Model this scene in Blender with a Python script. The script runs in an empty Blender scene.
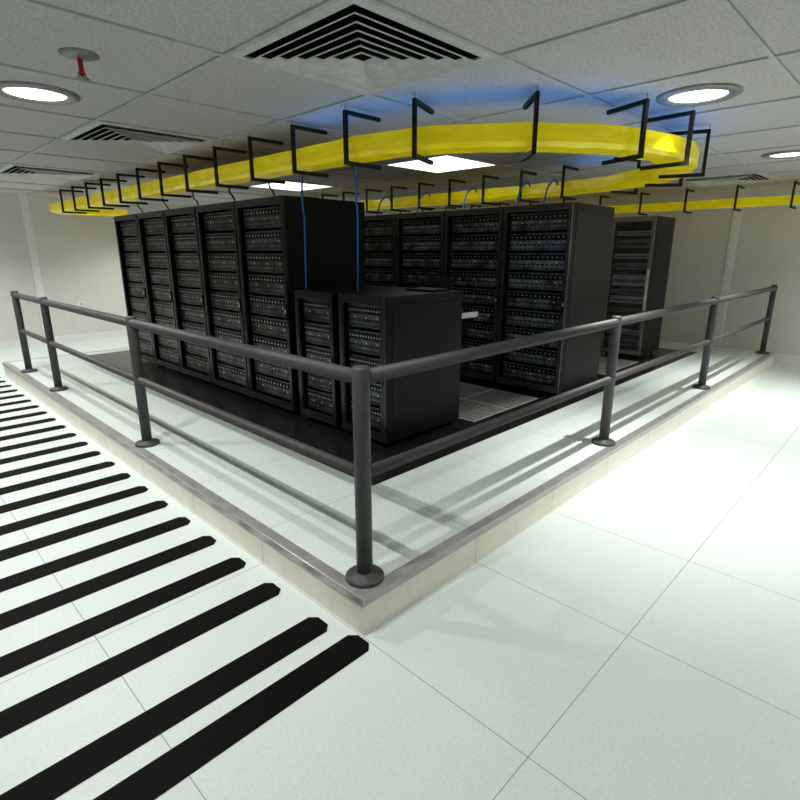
import bpy, math, random
from mathutils import Vector, Matrix
random.seed(4)
S = bpy.context.scene
S.view_settings.view_transform = 'Standard'
COL = S.collection
T = 0.914            # floor tile
PZ = 0.21            # platform height
CZ = 2.87            # ceiling height
CX0, CY0, CP = 0.2785, -0.7795, 1.085   # ceiling grid origin / pitch
XW, YW = 9.6, 11.15  # walls
XB, YB = -6.0, -6.0
PX, PY = 9.14, 8.13  # platform extents

# ------------------------------------------------------------------ materials
def new_mat(name):
    m = bpy.data.materials.new(name); m.use_nodes = True
    nt = m.node_tree
    return m, nt, nt.nodes['Principled BSDF']

def mat(name, col, rough=0.5, metal=0.0, var=0.12, scale=12.0, bump=0.0, spec=0.5, coat=0.0, stretch=None, em=0.0, detail=3):
    m, nt, b = new_mat(name)
    geo = nt.nodes.new('ShaderNodeNewGeometry')
    n = nt.nodes.new('ShaderNodeTexNoise'); n.inputs['Scale'].default_value = scale
    n.inputs['Detail'].default_value = detail
    if stretch:
        mp = nt.nodes.new('ShaderNodeMapping'); mp.inputs['Scale'].default_value = stretch
        nt.links.new(geo.outputs['Position'], mp.inputs['Vector']); nt.links.new(mp.outputs['Vector'], n.inputs['Vector'])
    else:
        nt.links.new(geo.outputs['Position'], n.inputs['Vector'])
    r = nt.nodes.new('ShaderNodeValToRGB')
    r.color_ramp.elements[0].position = 0.3; r.color_ramp.elements[1].position = 0.7
    r.color_ramp.elements[0].color = (*[c*(1-var) for c in col], 1)
    r.color_ramp.elements[1].color = (*[min(1, c*(1+var)) for c in col], 1)
    nt.links.new(n.outputs['Fac'], r.inputs['Fac'])
    nt.links.new(r.outputs['Color'], b.inputs['Base Color'])
    b.inputs['Roughness'].default_value = rough
    b.inputs['Metallic'].default_value = metal
    b.inputs['Specular IOR Level'].default_value = spec
    b.inputs['Coat Weight'].default_value = coat
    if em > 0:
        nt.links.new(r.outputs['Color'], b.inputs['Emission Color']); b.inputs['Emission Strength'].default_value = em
    if bump > 0:
        bp = nt.nodes.new('ShaderNodeBump'); bp.inputs['Strength'].default_value = bump
        bp.inputs['Distance'].default_value = 0.01
        nt.links.new(n.outputs['Fac'], bp.inputs['Height'])
        nt.links.new(bp.outputs['Normal'], b.inputs['Normal'])
    return m

def emis(name, col, strength):
    m, nt, b = new_mat(name)
    b.inputs['Base Color'].default_value = (*col, 1)
    b.inputs['Emission Color'].default_value = (*col, 1)
    b.inputs['Emission Strength'].default_value = strength
    return m

def grid_mat(name, base, line, pitch, ox, oy, lw, rough, var=0.05, nscale=60, bump=0.0, axes='XY', spec=0.5):
    m, nt, b = new_mat(name)
    L = nt.links; N = nt.nodes
    geo = N.new('ShaderNodeNewGeometry')
    sep = N.new('ShaderNodeSeparateXYZ'); L.new(geo.outputs['Position'], sep.inputs[0])
    def M(op, a, bb=None):
        x = N.new('ShaderNodeMath'); x.operation = op
        for i, v in enumerate((a, bb)):
            if v is None: continue
            if isinstance(v, (int, float)): x.inputs[i].default_value = v
            else: L.new(v, x.inputs[i])
        return x.outputs[0]
    outs = []
    for ax, o in ((0, ox), (1, oy)):
        if 'XY'[ax] not in axes: continue
        s = M('SUBTRACT', sep.outputs[ax], o - pitch/2)
        s = M('DIVIDE', s, pitch)
        s = M('FRACT', s)
        s = M('SUBTRACT', s, 0.5)
        s = M('ABSOLUTE', s)
        outs.append(M('LESS_THAN', s, lw/2/pitch))
    mask = outs[0] if len(outs) == 1 else M('MAXIMUM', outs[0], outs[1])
    n = N.new('ShaderNodeTexNoise'); n.inputs['Scale'].default_value = nscale; n.inputs['Detail'].default_value = 5
    L.new(geo.outputs['Position'], n.inputs['Vector'])
    r = N.new('ShaderNodeValToRGB')
    r.color_ramp.elements[0].position = 0.35; r.color_ramp.elements[1].position = 0.65
    r.color_ramp.elements[0].color = (*[c*(1-var) for c in base], 1)
    r.color_ramp.elements[1].color = (*[min(1, c*(1+var)) for c in base], 1)
    L.new(n.outputs['Fac'], r.inputs['Fac'])
    mx = N.new('ShaderNodeMix'); mx.data_type = 'RGBA'
    L.new(mask, mx.inputs[0]); L.new(r.outputs['Color'], mx.inputs[6]); mx.inputs[7].default_value = (*line, 1)
    L.new(mx.outputs[2], b.inputs['Base Color'])
    b.inputs['Roughness'].default_value = rough
    b.inputs['Specular IOR Level'].default_value = spec
    if bump > 0:
        bp = N.new('ShaderNodeBump'); bp.inputs['Strength'].default_value = bump; bp.inputs['Distance'].default_value = 0.01
        L.new(n.outputs['Fac'], bp.inputs['Height']); L.new(bp.outputs['Normal'], b.inputs['Normal'])
    return m

M_floor = grid_mat('white_floor_tile', (0.71, 0.80, 0.765), (0.30, 0.34, 0.32), T, 0, 0, 0.004, 0.42, 0.04, 70, spec=0.4)
M_deck = grid_mat('platform_floor_tile', (0.70, 0.79, 0.745), (0.30, 0.34, 0.32), T, 0, 0, 0.004, 0.4, 0.05, 70, spec=0.3)
M_fascia = grid_mat('cream_fascia', (0.94, 0.89, 0.77), (0.4, 0.37, 0.32), T, 0, 0, 0.004, 0.45, 0.03, 8)
M_dark = grid_mat('dark_floor_tile', (0.014, 0.013, 0.013), (0.004, 0.004, 0.004), T, 0, 0, 0.006, 0.25, 0.3, 30)
M_ceil = mat('ceiling_tile', (0.60, 0.575, 0.57), 0.9, 0, 0.17, 55, 0.35, detail=5)
M_bar = mat('ceiling_bar', (0.58, 0.57, 0.57), 0.6)
M_wall = mat('painted_wall', (0.79, 0.77, 0.73), 0.7, 0, 0.03, 3)
M_white = mat('white_paint', (0.92, 0.92, 0.91), 0.5, 0, 0.04)
M_trim = mat('brushed_grey_trim', (0.44, 0.43, 0.425), 0.28, 0.4, 0.18, 14, stretch=(0.6, 0.6, 6))
M_rail = mat('dark_grey_rail_metal', (0.066, 0.066, 0.067), 0.5, 0.0, 0.12, 20, spec=0.4)
M_black = mat('black_powder_coat', (0.005, 0.005, 0.0055), 0.38, 0.0, 0.2, 8, spec=0.15)
M_blackg = mat('black_frame', (0.012, 0.012, 0.013), 0.2, 0.0, 0.2, 8, spec=0.5)
M_srv = mat('server_dark', (0.010, 0.0105, 0.011), 0.35, 0.2, 0.3, 25)
M_srvg = mat('server_grey', (0.09, 0.09, 0.094), 0.3, 0.3, 0.8, 5)
M_srvb = mat('server_blue_grey_lightened', (0.17, 0.205, 0.28), 0.3, 0.2, 0.85, 5)  # rear-row servers painted paler to stand in for missing light
M_srvc = mat('cabinet_server_grey', (0.08, 0.095, 0.13), 0.3, 0.2, 0.8, 5)
M_dot = mat('server_latch', (0.70, 0.68, 0.60), 0.35, 0.1)
M_blue = mat('blue_plastic', (0.008, 0.15, 0.60), 0.4)
M_led = emis('warm_status_led', (1.0, 0.7, 0.3), 0.5)
M_yel = mat('yellow_tray_plastic_added_glow', (0.97, 0.77, 0.003), 0.20, 0, 0.12, 5, 0.6, stretch=(1, 1, 4), em=0.17)  # yellow emission added to brighten the tray, which is no lamp
M_brk = mat('black_bracket', (0.006, 0.006, 0.007), 0.45, spec=0.3)
M_stripe = mat('black_floor_paint', (0.004, 0.004, 0.004), 0.6, 0, 0.2, 30, spec=0.06)
M_diff = mat('diffuser_metal', (0.70, 0.69, 0.68), 0.5)
M_ductdark = mat('diffuser_painted_dark', (0.008, 0.008, 0.008), 0.9, spec=0.1)
M_lring = mat('downlight_ring', (0.28, 0.28, 0.28), 0.4, 0.3)
M_lamp = emis('lamp_glow', (1.0, 0.98, 0.93), 4)
M_panel = emis('panel_glow', (0.95, 0.98, 1.0), 2.6)
M_strip = emis('blue_led_strip', (0.0, 0.17, 0.60), 10.0)
M_red = mat('red_sprinkler', (0.6, 0.02, 0.02), 0.3)
M_chrome = mat('chrome', (0.4, 0.4, 0.4), 0.2, 1.0)
M_steel = mat('light_grey_steel', (0.60, 0.61, 0.61), 0.35, 0.2)
M_tilef = mat('aisle_tile_frame', (0.50, 0.50, 0.48), 0.4, 0.1)
M_screen = mat('dark_screen', (0.006, 0.006, 0.007), 0.4, spec=0.2)
M_glass, _nt, _b = new_mat('smoked_door_glass')
_b.inputs['Base Color'].default_value = (0.10, 0.10, 0.10, 1); _b.inputs['Roughness'].default_value = 0.08
_b.inputs['Alpha'].default_value = 0.28
_n = _nt.nodes.new('ShaderNodeTexNoise'); _n.inputs['Scale'].default_value = 3
_mr = _nt.nodes.new('ShaderNodeMapRange'); _mr.inputs[3].default_value = 0.05; _mr.inputs[4].default_value = 0.14
_nt.links.new(_n.outputs['Fac'], _mr.inputs[0]); _nt.links.new(_mr.outputs[0], _b.inputs['Roughness'])

def perf_mat():
    m, nt, b = new_mat('perforated_tile')
    L = nt.links; N = nt.nodes
    geo = N.new('ShaderNodeNewGeometry')
    v = N.new('ShaderNodeTexVoronoi'); v.inputs['Scale'].default_value = 30; v.inputs['Randomness'].default_value = 0.4
    L.new(geo.outputs['Position'], v.inputs['Vector'])
    r = N.new('ShaderNodeValToRGB')
    r.color_ramp.elements[0].position = 0.26; r.color_ramp.elements[0].color = (0.012, 0.012, 0.012, 1)
    r.color_ramp.elements[1].position = 0.46; r.color_ramp.elements[1].color = (0.23, 0.23, 0.225, 1)
    L.new(v.outputs['Distance'], r.inputs['Fac']); L.new(r.outputs['Color'], b.inputs['Base Color'])
    b.inputs['Roughness'].default_value = 0.6; b.inputs['Specular IOR Level'].default_value = 0.15
    return m
M_perf = perf_mat()

# ------------------------------------------------------------------ mesh builder
class MB:
    def __init__(s): s.v = []; s.f = []; s.m = []; s.mats = []; s.sm = []
    def mi(s, m):
        if m not in s.mats: s.mats.append(m)
        return s.mats.index(m)
    def quad(s, pts, m, smooth=False):
        b = len(s.v); s.v += [tuple(p) for p in pts]
        s.f.append(tuple(range(b, b+len(pts)))); s.m.append(s.mi(m)); s.sm.append(smooth)
    def box(s, x0, x1, y0, y1, z0, z1, m):
        b = len(s.v)
        s.v += [(x0,y0,z0),(x1,y0,z0),(x1,y1,z0),(x0,y1,z0),(x0,y0,z1),(x1,y0,z1),(x1,y1,z1),(x0,y1,z1)]
        for f in ((0,3,2,1),(4,5,6,7),(0,1,5,4),(1,2,6,5),(2,3,7,6),(3,0,4,7)):
            s.f.append(tuple(b+i for i in f)); s.m.append(s.mi(m)); s.sm.append(False)
        return s
    def rev(s, prof, m, n=32, c=(0,0,0), axis='Z', caps=True):
        b = len(s.v); k = len(prof)
        for i in range(n):
            a = 2*math.pi*i/n; ca, sa = math.cos(a), math.sin(a)
            for r, z in prof:
                if axis == 'Z': p = (r*ca, r*sa, z)
                elif axis == 'X': p = (z, r*ca, r*sa)
                else: p = (r*sa, z, r*ca)
                s.v.append((p[0]+c[0], p[1]+c[1], p[2]+c[2]))
        for i in range(n):
            j = (i+1) % n
            for q in range(k-1):
                s.f.append((b+i*k+q, b+j*k+q, b+j*k+q+1, b+i*k+q+1)); s.m.append(s.mi(m)); s.sm.append(True)
        if caps:
            if prof[0][0] > 1e-6:
                s.f.append(tuple(b+i*k for i in reversed(range(n)))); s.m.append(s.mi(m)); s.sm.append(False)
            if prof[-1][0] > 1e-6:
                s.f.append(tuple(b+i*k+k-1 for i in range(n))); s.m.append(s.mi(m)); s.sm.append(False)
        return s
    def sweep(s, path, prof, m, closed_prof=True, smooth=False, caps=True, wob=0.0):
        b = len(s.v); k = len(prof); n = len(path)
        for i, p in enumerate(path):
            t = (path[min(i+1, n-1)] - path[max(i-1, 0)]).normalized()
            side = Vector((t.y, -t.x, 0)).normalized()
            up = side.cross(t)
            ww = [(random.uniform(-wob, wob), random.uniform(-wob, wob)) for _ in range(8)]
            for a, c in prof:
                key = (0 if a < -0.1 else 3 if a > 0.1 else 1) + (4 if c > 0.08 else 0)
                s.v.append(tuple(p + side*(a+ww[key][0]) + up*(c+ww[key][1]*0.7)))
        for i in range(n-1):
            for q in range(k if closed_prof else k-1):
                r = (q+1) % k
                s.f.append((b+i*k+q, b+i*k+r, b+(i+1)*k+r, b+(i+1)*k+q)); s.m.append(s.mi(m)); s.sm.append(smooth)
        if closed_prof and caps:
            s.f.append(tuple(b+q for q in reversed(range(k)))); s.m.append(s.mi(m)); s.sm.append(False)
            s.f.append(tuple(b+(n-1)*k+q for q in range(k))); s.m.append(s.mi(m)); s.sm.append(False)
        return s
    def obj(s, name, parent=None, loc=(0,0,0), bevel=0, rot=None):
        me = bpy.data.meshes.new(name); me.from_pydata(s.v, [], s.f)
        for m in s.mats: me.materials.append(m)
        for p, i, sm in zip(me.polygons, s.m, s.sm):
            p.material_index = i; p.use_smooth = sm
        import bmesh
        bm = bmesh.new(); bm.from_mesh(me)
        bmesh.ops.recalc_face_normals(bm, faces=bm.faces); bm.to_mesh(me); bm.free()
        me.update()
        o = bpy.data.objects.new(name, me); COL.objects.link(o)
        o.location = loc
        if rot: o.rotation_euler = rot
        if parent: o.parent = parent
        if bevel:
            md = o.modifiers.new('b', 'BEVEL'); md.width = bevel; md.segments = 2; md.limit_method = 'ANGLE'
        return o

def empty(name, loc, label=None, cat=None, group=None):
    o = bpy.data.objects.new(name, None); COL.objects.link(o); o.location = loc
    o.empty_display_size = 0.1
    if label: tag(o, label, cat, group)
    return o
def tag(o, label, cat, group=None):
    o['label'] = label; o['category'] = cat
    if group: o['group'] = group
def struct(o): o['kind'] = 'structure'; return o
def dup(root, loc, label=None):
    r = root.copy(); COL.objects.link(r); r.location = loc
    if label: r['label'] = label
    def rec(src, dst):
        for c in src.children:
            n = c.copy(); COL.objects.link(n); n.parent = dst
            rec(c, n)
    rec(root, r)
    return r

# ------------------------------------------------------------------ room shell
struct(MB().box(XB, XW, YB, YW, -0.1, 0, M_floor).obj('floor'))
struct(MB().box(XB, XW, YB, YW, CZ, CZ+0.1, M_ceil).obj('ceiling'))
struct(MB().box(XB, XW, YW, YW+0.1, 0, CZ, M_wall).obj('wall_north'))
struct(MB().box(XW, XW+0.1, YB, YW, 0, CZ, M_wall).obj('wall_east'))
struct(MB().box(XB, XW, YB-0.1, YB, 0, CZ, M_wall).obj('wall_south'))
struct(MB().box(XB-0.1, XB, YB, YW, 0, CZ, M_wall).obj('wall_west'))
struct(MB().box(XB, XW-0.016, YW-0.015, YW, 0, 0.12, M_white).obj('baseboard_north'))
struct(MB().box(XW-0.015, XW, YB, YW, 0, 0.12, M_white).obj('baseboard_east'))
# ceiling T-bars
g = MB()
M_shadeline = mat('ceiling_bar_painted_shadow', (0.28, 0.27, 0.27), 0.8)  # dark strip paints the shadow line along one side of each bar
x = CX0 - 6*CP
while x < XW:
    if x > XB:
        g.box(x-0.014, x+0.014, YB, YW, CZ-0.012, CZ, M_bar); g.box(x+0.014, x+0.020, YB, YW, CZ-0.002, CZ, M_shadeline)
    x += CP
y = CY0 - 4*CP
while y < YW:
    if y > YB:
        g.box(XB, XW, y-0.014, y+0.014, CZ-0.013, CZ, M_bar); g.box(XB, XW, y+0.014, y+0.020, CZ-0.0025, CZ, M_shadeline)
    y += CP
struct(g.obj('trim_1'))
struct(MB().box(1.22, 1.36, YW-0.03, YW, 0.12, CZ, M_white).obj('trim_2', bevel=0.004))
struct(MB().box(XW-0.03, XW, 0.93, 1.05, 0.12, CZ, M_white).obj('trim_3', bevel=0.004))

# ------------------------------------------------------------------ platform
plat = empty('raised_platform', (0, 0, 0), 'raised access floor platform with cream fascia and grey edge trim', 'platform')
w = 0.07
d = MB()
d.box(w, PX-w, w, T, PZ-0.02, PZ, M_deck); d.box(w, T, T, PY-w, PZ-0.02, PZ, M_deck)
d.box(PX-T, PX-w, T, PY-w, PZ-0.02, PZ, M_deck); d.box(T, PX-T, PY-0.3, PY-w, PZ-0.02, PZ, M_deck)
d.obj('deck', plat)['label'] = 'white tiled walkway around the platform edge'
MB().box(T, PX-T, T, PY-0.3, PZ-0.02, PZ+0.001, M_dark).obj('dark_flooring', plat)['label'] = 'glossy black floor tiles under the racks'
f = MB()
f.box(0.008, PX-0.008, 0.008, 0.04, 0, PZ-0.045, M_fascia); f.box(0.008, 0.04, 0.04, PY-0.04, 0, PZ-0.045, M_fascia)
f.box(PX-0.04, PX-0.008, 0.04, PY-0.04, 0, PZ-0.045, M_fascia); f.box(0.008, PX-0.008, PY-0.04, PY-0.008, 0, PZ-0.045, M_fascia)
f.obj('fascia', plat)
e = MB()
e.box(0, PX, 0, w, PZ-0.045, PZ+0.001, M_trim); e.box(0, w, w, PY-w, PZ-0.045, PZ+0.001, M_trim)
e.box(PX-w, PX, w, PY-w, PZ-0.045, PZ+0.001, M_trim); e.box(0, PX, PY-w, PY, PZ-0.045, PZ+0.001, M_trim)
e.obj('edge_trim', plat, bevel=0.004)

# perforated tiles
def perf_tile(x, y, wx, wy):
    o = MB()
    o.box(0, wx, 0, wy, 0, 0.004, M_tilef)
    o.box(0.014, wx-0.014, 0.014, wy-0.014, 0.004, 0.005, M_perf)
    ob = o.obj('perforated_floor_tile', None, (x, y, PZ+0.0015))
    tag(ob, 'grey perforated ventilation floor tile in the rack aisle', 'floor tile', 'perforated aisle tiles')
    return ob
for x0 in (2.60, 5.50):
    base = perf_tile(x0, 1.29, 0.60, 0.60)
    for i in range(2):
        for j in range(9):
            if i == 0 and j == 0: continue
            n = base.copy(); COL.objects.link(n); n.location = (x0+0.61*i, 1.29+0.61*j, PZ+0.0015)

# ------------------------------------------------------------------ railing
rail = empty('guard_railing', (0.13, 0.13, PZ), 'dark grey tubular metal guard railing on the platform edge', 'railing')
pm = MB().rev([(0.041, 0.015), (0.041, 1.085), (0.036, 1.098), (0.0, 1.10)], M_rail, 28)
fl = MB().rev([(0.098, 0.002), (0.098, 0.018), (0.092, 0.024), (0.050, 0.026), (0.045, 0.040), (0.041, 0.042)], M_rail, 32)
p0 = pm.obj('post', rail, (0, 0, 0)); f0 = fl.obj('base_flange', p0)
for (x, y) in [(2.78, 0), (5.52, 0), (8.72, 0), (0, 2.80), (0, 5.50), (0, 6.95)]:
    p = p0.copy(); COL.objects.link(p); p.location = (x, y, 0)
    q = f0.copy(); COL.objects.link(q); q.parent = p
for nm, z, r in (('top_rail', 1.045, 0.036), ('mid_rail', 0.57, 0.030)):
    MB().rev([(0, 0.03), (r, 0.03), (r, 8.80), (r*0.8, 8.82), (0, 8.82)], M_rail, 20, axis='X', c=(0, 0, z)).obj(nm, rail)
    MB().rev([(0, 0.03), (r, 0.03), (r, 7.03), (r*0.8, 7.05), (0, 7.05)], M_rail, 20, axis='Y', c=(0, 0, z)).obj(nm, rail)

# ------------------------------------------------------------------ floor stripes
def stripe_obj():
    o = MB(); hw = 0.075; c = 0.035; L = 4.2; h = 0.002
    pts = [(-L, -hw), (-c, -hw), (0, -hw+c), (0, hw-c), (-c, hw), (-L, hw)]
    o.quad([(x, y, h) for x, y in pts], M_stripe)
    for i in range(6):
        a, b = pts[i], pts[(i+1) % 6]
        o.quad([(a[0], a[1], 0), (b[0], b[1], 0), (b[0], b[1], h), (a[0], a[1], h)], M_stripe)
    return o.obj('floor_stripe')
s0 = stripe_obj(); tag(s0, 'black painted floor marking stripe beside the platform edge', 'floor marking', 'black floor stripes')
s0.location = (-0.010, -0.01, 0.0005)
for k in range(1, 29):
    n = s0.copy(); COL.objects.link(n); n.location = (-0.065, (-0.135 if k == 1 else -0.085)+0.371*k, 0.0005)

# ------------------------------------------------------------------ racks
def server_mesh(W, H, mg):
    o = MB()
    iw = W
    o.box(0.0, 0.55, 0, iw, 0, H, M_srv)
    n = 12
    bw = (iw-0.04)/n
    for i in range(n):
        y = 0.02+i*bw
        o.box(-0.012, 0, y+0.004, y+bw-0.004, 0.012, H*0.60, mg)
        o.box(-0.018, -0.012, y+bw*0.25, y+bw*0.75, 0.02, 0.034, M_srv)
        o.box(-0.014, -0.012, y+bw*0.2, y+bw*0.8, H*0.30, H*0.42, M_srv)
        if i % 4 == 1: o.box(-0.016, -0.014, y+bw*0.4, y+bw*0.55, H*0.45, H*0.5, M_led)
        o.box(-0.016, 0, y+bw*0.15, y+bw*0.80, H*0.68, H*0.90, M_srv)
        o.box(-0.020, -0.016, y+bw*0.35, y+bw*0.60, H*0.75, H*0.81, M_dot)
    o.box(-0.006, 0, 0, 0.016, 0, H, M_srv); o.box(-0.006, 0, iw-0.016, iw, 0, H, M_srv)
    o.box(-0.01, 0, 0, iw, H*0.95, H, mg)
    return o
def make_rack(name, W, D, H, nunits, loc, label, cat, group, mg, fm=None, vent=True):
    fm = fm or M_blackg
    r = empty(name, loc, label, cat, group)
    b = MB(); t = 0.02; b0 = 0.05
    for ys in (0, W-t):
        b.box(0.03, D, ys, ys+t, b0, H, M_black)
    for ys, yo in ((-0.004, 0.0), (W, W+0.004)):
        b.box(0.09, D-0.06, ys, yo, b0+0.07, H*0.5-0.01, M_black)
        b.box(0.09, D-0.06, ys, yo, H*0.5+0.01, H-0.07, M_black)
    b.box(0.03, D, t, W-t, H-0.03, H, M_black)
    b.box(0.03, D, t, W-t, b0, b0+0.05, M_black)
    b.box(D-0.015, D, t, W-t, b0, H, M_black)
    if vent: b.box(0.25, D-0.2, 0.15, W-0.15, H, H+0.012, M_blackg)
    for ys in (t, W-t-0.05):
        b.box(0.07, 0.10, ys, ys+0.05, b0+0.05, H-0.03, M_blackg)
    b.obj('body', r, bevel=0.003)
    d = MB(); fw = 0.045
    d.box(0, 0.028, 0.004, fw, b0+0.01, H, fm); d.box(0, 0.028, W-fw, W-0.004, b0+0.01, H, fm)
    d.box(0, 0.028, fw, W-fw, H-0.07, H, fm); d.box(0, 0.028, fw, W-fw, b0+0.01, b0+0.08, fm)
    yy = W-fw-0.012
    d.box(0.004, 0.022, yy, yy+0.01, b0+0.08, H-0.07, M_blackg)
    dd = d.obj('door', r, bevel=0.003)
    h = MB().box(-0.012, -0.0, 0.014, 0.032, H*0.5-0.07, H*0.5+0.07, M_blackg)
    h.box(-0.020, -0.012, 0.017, 0.029, H*0.5-0.015, H*0.5+0.025, M_steel)
    h.obj('handle', dd, bevel=0.002)
    uh = (H-0.03-b0-0.05-0.06)/nunits
    s = server_mesh(W-2*0.06, uh-0.025, mg)
    first = None
    for i in range(nunits):
        z = b0+0.08+i*uh
        if first is None: first = s.obj('server_unit', r, (0.065, 0.06, z))
        else:
            n = first.copy(); COL.objects.link(n); n.parent = r; n.location = (0.065, 0.06, z)
    c = MB()
    c.rev([(0.0, -0.012), (0.022, -0.012), (0.025, -0.006), (0.025, 0.006), (0.022, 0.012), (0, 0.012)], M_blackg, 16, axis='Y', c=(0, 0, 0.025))
    c.box(-0.02, 0.02, -0.018, 0.018, 0.038, 0.05, M_chrome)
    c0 = None
    for x in (0.08, D-0.08):
        for y in (0.06, W-0.06):
            if c0 is None: c0 = c.obj('caster', r, (x, y, 0))
            else:
                n = c0.copy(); COL.objects.link(n); n.parent = r; n.location = (x, y, 0)
    return r
ZR = PZ+0.0015
RW, RP = 0.845, 0.86
M_frameb = mat('black_frame_lightened', (0.045, 0.045, 0.047), 0.25, 0.0, 0.2, 8, spec=0.5)  # paler copy of the black frame, in place of light on rear racks
rackA = make_rack('server_rack', RW, 1.0, 2.09, 9, (1.46, 2.67, ZR), 'tall black rack of blade servers beside the platform railing', 'server rack', 'tall server racks', M_srvg)
for k in range(1, 5): dup(rackA, (1.46, 2.67+RP*k, ZR))
rackB = make_rack('server_rack', RW, 1.0, 2.09, 9, (3.93, 1.12, ZR), 'tall black rack of blue-grey servers beside the perforated aisle', 'server rack', 'tall server racks', M_srvb, M_frameb)
for k in range(1, 5): dup(rackB, (3.93, 1.12+RP*k, ZR))
cab1 = make_rack('server_cabinet', 0.56, 0.99, 1.26, 5, (1.46, 1.36, ZR), 'half-height black server cabinet with laptop on top', 'server cabinet', 'half-height cabinets', M_srvc, vent=False)
cab2 = make_rack('server_cabinet', 0.56, 0.99, 1.26, 5, (1.46, 2.0, ZR), 'half-height black server cabinet next to the tall racks', 'server cabinet', 'half-height cabinets', M_srvc, vent=False)
sh = MB().box(0.99, 1.30, 0.05, 0.50, 1.00, 1.02, M_steel).box(0.99, 1.30, 0.05, 0.06, 1.02, 1.05, M_steel).box(0.99, 1.30, 0.49, 0.50, 1.02, 1.05, M_steel)
so = sh.obj('pull_out_shelf', cab1, bevel=0.002); so['label'] = 'light grey metal pull-out shelf'

# third rack (network)
net = empty('network_rack', (6.9, 1.36, ZR), 'narrow black network rack with smoked glass door', 'server rack')
W3, D3, H3 = 0.63, 0.8, 2.10
b = MB()
for ys in (0, W3-0.02): b.box(0.022, D3, ys, ys+0.02, 0.05, H3, M_black)
b.box(0.022, D3, 0.02, W3-0.02, H3-0.03, H3, M_black); b.box(0.022, D3, 0.02, W3-0.02, 0.05, 0.1, M_black); b.box(D3-0.02, D3, 0.02, W3-0.02, 0.05, H3, M_black)
b.box(0.1, D3-0.1, -0.004, 0, 0.12, H3/2-0.01, M_black); b.box(0.1, D3-0.1, -0.004, 0, H3/2+0.01, H3-0.08, M_black)
b.obj('body', net, bevel=0.003)
dr = MB()
M_frm = mat('grey_door_frame', (0.24, 0.24, 0.24), 0.25, 0.3)
dr.box(0, 0.02, 0, 0.045, 0.06, H3, M_frm); dr.box(0, 0.02, W3-0.045, W3, 0.06, H3, M_frm)
dr.box(0, 0.02, 0.045, W3-0.045, H3-0.07, H3, M_frm); dr.box(0, 0.02, 0.045, W3-0.045, 0.06, 0.13, M_frm)
do = dr.obj('door', net, bevel=0.0)
MB().box(0.008, 0.012, 0.045, W3-0.045, 0.13, H3-0.07, M_glass).obj('glass_pane', do)['label'] = 'smoked glass door pane'
MB().box(-0.02, 0, 0.008, 0.038, 0.75, 1.35, M_steel).obj('handle', do, bevel=0.003)['label'] = 'silver vertical door handle'
M_gear = mat('network_gear', (0.75, 0.75, 0.77), 0.4, 0.0, 0.3, 8)
M_gear2 = mat('network_gear_grey', (0.35, 0.35, 0.36), 0.4, 0.0, 0.4, 8)
for z, hh, mm in ((1.84, .06, M_gear), (1.66, .12, M_gear2), (1.50, .07, M_gear), (1.34, .09, M_gear2), (1.10, .16, M_gear), (0.98, .06, M_gear2), (0.84, .10, M_gear), (0.70, .05, M_gear2), (0.50, .14, M_gear2), (0.36, .07, M_gear), (0.18, .12, M_gear2)):
    u = MB().box(0.05, 0.6, 0.06, W3-0.06, 0, hh, mm)
    for k in range(12): u.box(0.044, 0.05, 0.08+k*0.04, 0.105+k*0.04, hh*0.3, hh*0.6, M_srv)
    u.obj('network_unit', net, (0, 0, z))
for x in (0.08, D3-0.08):
    for y in (0.08, W3-0.08):
        MB().rev([(0.0, -0.012), (0.025, -0.012), (0.025, 0.012), (0, 0.012)], M_blackg, 16, axis='Y', c=(x, y, 0.025)).box(x-.02, x+.02, y-.018, y+.018, .045, .052, M_chrome).obj('caster', net)

# laptop
lp = empty('laptop', (2.12, 1.42, ZR+1.26+0.001), 'black laptop on top of the half-height cabinet', 'laptop')
MB().box(0, 0.23, 0, 0.34, 0, 0.018, M_black).box(0.06, 0.2, 0.03, 0.31, 0.018, 0.021, M_black).obj('base', lp, bevel=0.003)
ld = MB().box(0, 0.010, 0, 0.34, 0, 0.15, M_black).box(-0.002, 0, 0.012, 0.328, 0.012, 0.14, M_screen)
ld.obj('screen', lp, (0.22, 0, 0.014), bevel=0.002, rot=(0, math.radians(48), 0))

# ------------------------------------------------------------------ cable trays
def prof(hw, h, t):
    return [(-hw, h), (-hw, 0.03), (-hw+0.03, 0), (hw-0.03, 0), (hw, 0.03), (hw, h), (hw-t, h), (hw-t, 0.034), (hw-0.034, t), (-hw+0.034, t), (-hw+t, 0.034), (-hw+t, h)]
TZ = PZ+2.30
cx, cy, R = 4.84-1.444, 3.5-1.662, 1.79
path = []
for i in range(5): path.append(Vector((cx-R+1.3-0.2*i, 10.55, TZ)))
for i in range(7):
    a = math.pi/2 + math.pi/2*i/6
    path.append(Vector((cx-R+0.45+0.45*math.cos(a), 10.1+0.45*math.sin(a), TZ)))
yy = 9.95
while yy > cy+0.05: path.append((Vector((cx-R, yy, TZ)))); yy -= 0.16
NA = 36
for i in range(0, NA+1):
    a = math.pi + math.pi*i/NA
    path.append(Vector((cx+R*math.cos(a), cy+R*math.sin(a), TZ)))
yy = cy+0.16
while yy < 10.4: path.append(Vector((cx+R, yy, TZ))); yy += 0.16
tray = empty('cable_tray', (cx, cy, TZ), 'bright yellow U-shaped cable tray hung on black brackets', 'cable tray')
off = Vector((cx, cy, TZ))
lp_ = [p-off for p in path]
MB().sweep(lp_, prof(0.135, 0.145, 0.008), M_yel, wob=0.006).obj('tray_channel', tray)
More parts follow.
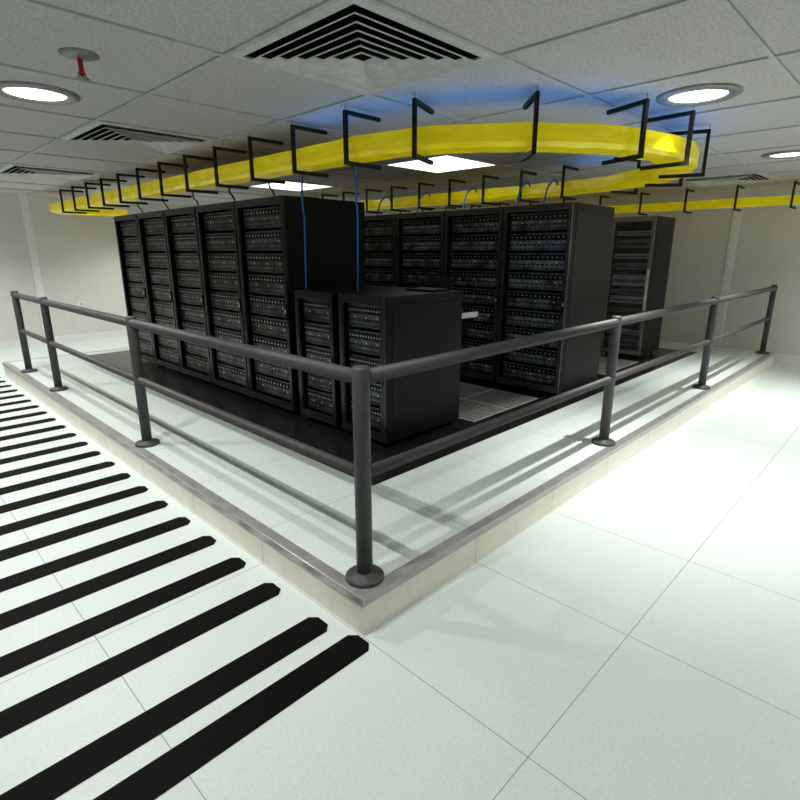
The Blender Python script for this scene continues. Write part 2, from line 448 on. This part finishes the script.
def bracket_mesh():
    o = MB(); h0, h1 = -0.03, 0.32; t = 0.014
    o.box(0.17, 0.17+0.028, -t, t, h0-0.028, h1, M_brk)
    o.box(-0.17, 0.17, -t, t, h0-0.028, h0, M_brk)
    o.box(-0.17, 0.17, -t, t, h1-0.028, h1, M_brk)
    o.box(0.183, 0.186, -0.0015, 0.0015, h1, CZ-TZ-0.001, M_brk)
    return o
BR = bracket_mesh().obj('hanger_bracket', tray)
def place_bracket(pos, outdir, src, parent):
    n = src.copy(); COL.objects.link(n); n.parent = parent
    n.location = pos; n.rotation_euler = (0, 0, math.atan2(outdir[1], outdir[0]))
    return n
brs = []
for k in range(12): brs.append((Vector((-R, -0.12+0.68*k, 0)), (-1, 0)))
for a in (201, 225, 249, 266, 289, 312, 335):
    ar = math.radians(a); brs.append((Vector((R*math.cos(ar), R*math.sin(ar), 0)), (math.cos(ar), math.sin(ar))))
for k in range(13): brs.append((Vector((R, 0.0+0.60*k, 0)), (-1, 0)))
BR.location = brs[0][0]; BR.rotation_euler = (0, 0, math.pi)
for p, dvec in brs[1:]: place_bracket(p, dvec, BR, tray)
sp = [p for p in lp_ if p.y < 0.7 and not (p.x > 1.0 and p.y > 0.0)]
MB().sweep(sp, [(-0.02, 0.10), (0.02, 0.10), (0.02, 0.108), (-0.02, 0.108)], M_strip).obj('led_strip', tray)['label'] = 'blue glowing LED strip'
MB().sweep(lp_, [(0.08*math.cos(a*math.pi/4), 0.05+0.04*math.sin(a*math.pi/4)) for a in range(8)], M_blue, smooth=True).obj('cable_bundle', tray)['label'] = 'bundle of blue network cables'

tray2 = empty('cable_tray', (8.98, -1.0, TZ), 'straight yellow cable tray hung beside the wall', 'cable tray')
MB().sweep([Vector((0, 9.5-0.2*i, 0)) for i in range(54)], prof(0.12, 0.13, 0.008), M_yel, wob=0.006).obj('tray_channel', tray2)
for k in range(14):
    n = BR.copy(); COL.objects.link(n); n.parent = tray2; n.location = (0, -0.4+0.75*k, 0); n.rotation_euler = (0, 0, math.pi)

# ------------------------------------------------------------------ drop cables
def cable(pts, r, m, label):
    pts = [Vector(p) for p in pts]
    P = [pts[0]]+pts+[pts[-1]]; out = []
    for i in range(1, len(P)-2):
        for k in range(8):
            t = k/8
            a, b_, c, d_ = P[i-1], P[i], P[i+1], P[i+2]
            out.append(0.5*((2*b_)+(c-a)*t+(2*a-5*b_+4*c-d_)*t*t+(3*b_-a-3*c+d_)*t**3))
    out.append(pts[-1])
    mb = MB(); n = len(out); K = 8
    up = Vector((0, 1, 0))
    for i, p in enumerate(out):
        t = (out[min(i+1, n-1)]-out[max(i-1, 0)]).normalized()
        s = t.cross(up)
        if s.length < 1e-3: s = Vector((1, 0, 0))
        s.normalize(); q = s.cross(t)
        for k in range(K):
            a = 2*math.pi*k/K; mb.v.append(tuple(p + s*r*math.cos(a)+q*r*math.sin(a)))
    for i in range(n-1):
        for k in range(K):
            mb.f.append((i*K+k, i*K+(k+1) % K, (i+1)*K+(k+1) % K, (i+1)*K+k)); mb.m.append(mb.mi(m)); mb.sm.append(True)
    o = mb.obj('network_cable')
    tag(o, label, 'cable', 'drop cables')
XL, XR = cx-R, cx+R
for k in range(5):
    y = 2.67+RP*k+(0.50 if k == 0 else 0.42)
    cable([(XL+0.05, y, TZ-0.022), (XL+0.06, y+0.01, TZ-0.08), (XL+0.10, y+0.02, TZ-0.12), (XL+0.13, y+0.02, ZR+2.107)], 0.009, M_brk, 'black network cable dropping from the tray to a rack')
    y = 1.12+RP*k+(0.80 if k == 0 else 0.33)
    cable([(XR-0.160, y, TZ+0.11), (XR-0.23, y, TZ+0.16), (XR-0.36, y+0.01, TZ+0.08), (XR-0.42, y+0.02, TZ-0.08), (XR-0.43, y+0.02, ZR+2.107)], 0.011, M_blue, 'blue network cable dropping from the tray to a rack')
for (x, y, m) in ((1.62, 1.84, M_blue), (1.54, 2.47, M_blue), (1.65, 1.87, M_brk), (1.565, 2.50, M_brk)):
    cable([(1.60, y, TZ-0.022), (x+0.005, y, TZ-0.10), (x, y, TZ-0.3), (x+0.01, y, ZR+1.85), (x-0.004, y, ZR+1.262)], 0.007, m, 'long network cable hanging from tray to half-height cabinet')

# ------------------------------------------------------------------ ceiling fittings
def cxy(i, j): return (CX0+CP*(i+0.5), CY0+CP*(j+0.5))
def downlight(x, y, label, en=170, ang=130, blend=0.9):
    r = empty('downlight', (x, y, CZ), label, 'ceiling light', 'round downlights')
    MB().rev([(0.27, 0.0), (0.27, -0.010), (0.255, -0.018), (0.205, -0.022), (0.19, -0.014), (0.185, -0.004)], M_lring, 48, caps=False).obj('trim_ring', r)
    MB().rev([(0, -0.006), (0.188, -0.006), (0.188, -0.003), (0, -0.003)], M_lamp, 40, caps=False).obj('lamp_lens', r)
    l = bpy.data.lights.new('lamp_bulb', 'SPOT'); l.energy = en; l.spot_size = math.radians(ang); l.spot_blend = blend
    l.shadow_soft_size = 0.015; l.color = (1.0, 0.985, 0.955)
    lo = bpy.data.objects.new('lamp_bulb', l); COL.objects.link(lo); lo.parent = r; lo.location = (0, 0, -0.05)
    return r
lab = 'round recessed ceiling downlight with grey trim ring, switched on'
K = 1.70
for (i, j, en) in ((-1, 0, 40), (2, 0, 330), (5, 0, 300), (-1, 3, 70), (-1, 6, 100), (-1, 9, 190), (2, 9, 190), (5, 9, 80),  # middle lamp near the north wall is added to wash that wall
                   (-K, 0.5, 100), (-K, 2.2, 130), (-K, 3.9, 130), (-K, 5.6, 130), (-K, 7.3, 110),  # unseen lamps off the ceiling grid, added to throw railing shadows
                   (0.5, -K, 70), (2.3, -K, 105), (4.1, -K, 115), (5.9, -K, 120), (7.6, -K, 150)):  # matching added row, out of view; its last lamp brightens the east wall
    x, y = cxy(i, j)
    if j == 0 and i > 0: downlight(x, y, lab, en, 88, 1.0)
    else: downlight(x, y, lab, en)
def diffuser(x, y):
    r = empty('air_diffuser', (x, y, CZ), 'square grey ceiling air diffuser with concentric louvres', 'air vent', 'ceiling air diffusers')
    H = CP/2-0.016
    fr = MB()
    def ring(o, a0, z0, a1, z1, m):
        A = [(-a0, -a0, z0), (a0, -a0, z0), (a0, a0, z0), (-a0, a0, z0)]
        B = [(-a1, -a1, z1), (a1, -a1, z1), (a1, a1, z1), (-a1, a1, z1)]
        for k in range(4):
            q = (k+1) % 4
            o.quad([A[k], A[q], B[q], B[k]], m)
    ring(fr, H, 0, H, -0.012, M_diff); ring(fr, H, -0.012, H-0.055, -0.016, M_diff); ring(fr, H-0.055, -0.016, H-0.055, -0.006, M_diff)
    fr.obj('frame', r)
    MB().box(-H+0.05, H-0.05, -H+0.05, H-0.05, -0.006, -0.003, M_ductdark).obj('duct_dark_plate', r)  # black plate paints the darkness behind the louvres; ceiling is solid here
    lv = MB(); a = H-0.075
    while a > 0.05:
        ring(lv, a, -0.036, a-0.046, -0.010, M_diff); ring(lv, a-0.004, -0.040, a-0.050, -0.014, M_diff); ring(lv, a, -0.036, a-0.004, -0.040, M_diff); ring(lv, a-0.046, -0.010, a-0.050, -0.014, M_diff)
        a -= 0.070
    lv.obj('louvers', r)
    return r
dA = diffuser(*cxy(0, 1))
for ij in ((0, 4), (0, 7), (7, 1)):
    x, y = cxy(*ij)
    if ij[0] == 7: x -= 0.25
    dup(dA, (x, y, CZ))
def panel(x, y):
    r = empty('light_panel', (x, y, CZ), 'square flat ceiling light panel, switched on', 'ceiling light', 'square light panels')
    H = CP/2-0.016
    p = MB().box(-H, H, -H, -H+0.04, -0.014, 0, M_diff).box(-H, H, H-0.04, H, -0.014, 0, M_diff).box(-H, -H+0.04, -H+0.04, H-0.04, -0.014, 0, M_diff).box(H-0.04, H, -H+0.04, H-0.04, -0.014, 0, M_diff)
    p.obj('frame', r)
    MB().box(-H+0.04, H-0.04, -H+0.04, H-0.04, -0.008, -0.002, M_panel).obj('glowing_panel', r)
for ij in ((3, 3), (3, 6)): panel(*cxy(*ij))
spk = empty('fire_sprinkler', (1.16-1.444, 3.63-1.662, CZ), 'ceiling fire sprinkler with grey rose and red head', 'sprinkler')
MB().rev([(0.10, 0), (0.10, -0.008), (0.06, -0.02), (0.02, -0.025), (0, -0.025)], M_lring, 32, caps=False).obj('ceiling_rose', spk)
MB().rev([(0.014, -0.02), (0.014, -0.09), (0.02, -0.095), (0.008, -0.11), (0, -0.11)], M_red, 16, caps=False).obj('sprinkler_head', spk)
MB().rev([(0, -0.12), (0.035, -0.12), (0.035, -0.124), (0, -0.124)], M_lring, 16, caps=False).box(-0.02, -0.014, -0.003, 0.003, -0.122, -0.09, M_lring).box(0.014, 0.02, -0.003, 0.003, -0.122, -0.09, M_lring).obj('deflector', spk)

def socket(loc, axis):
    o = MB()
    if axis == 'Y': o.box(-0.07, 0.07, -0.012, 0, -0.04, 0.04, M_white).box(-0.03, 0.03, -0.015, -0.012, -0.02, 0.02, M_steel)
    else: o.box(-0.012, 0, -0.07, 0.07, -0.04, 0.04, M_white).box(-0.015, -0.012, -0.03, 0.03, -0.02, 0.02, M_steel)
    ob = o.obj('wall_socket', None, loc, bevel=0.002); tag(ob, 'white double power socket on the wall', 'socket', 'wall sockets')
socket((2.0, YW, 0.75), 'Y')

# ------------------------------------------------------------------ world & camera
wd = bpy.data.worlds.new('world'); S.world = wd; wd.use_nodes = True
wd.node_tree.nodes['Background'].inputs[0].default_value = (0.5, 0.55, 0.6, 1)
wd.node_tree.nodes['Background'].inputs[1].default_value = 0.05
cam = bpy.data.cameras.new('camera'); cam.lens = 24; cam.sensor_width = 36; cam.clip_start = 0.01
co = bpy.data.objects.new('camera', cam); COL.objects.link(co); S.camera = co
co.location = (-1.444, -1.662, PZ+1.6)
p = math.radians(15.52)
dv = Vector((0.7145*math.cos(p), 0.6997*math.cos(p), -math.sin(p)))
co.rotation_euler = dv.to_track_quat('-Z', 'Y').to_euler()
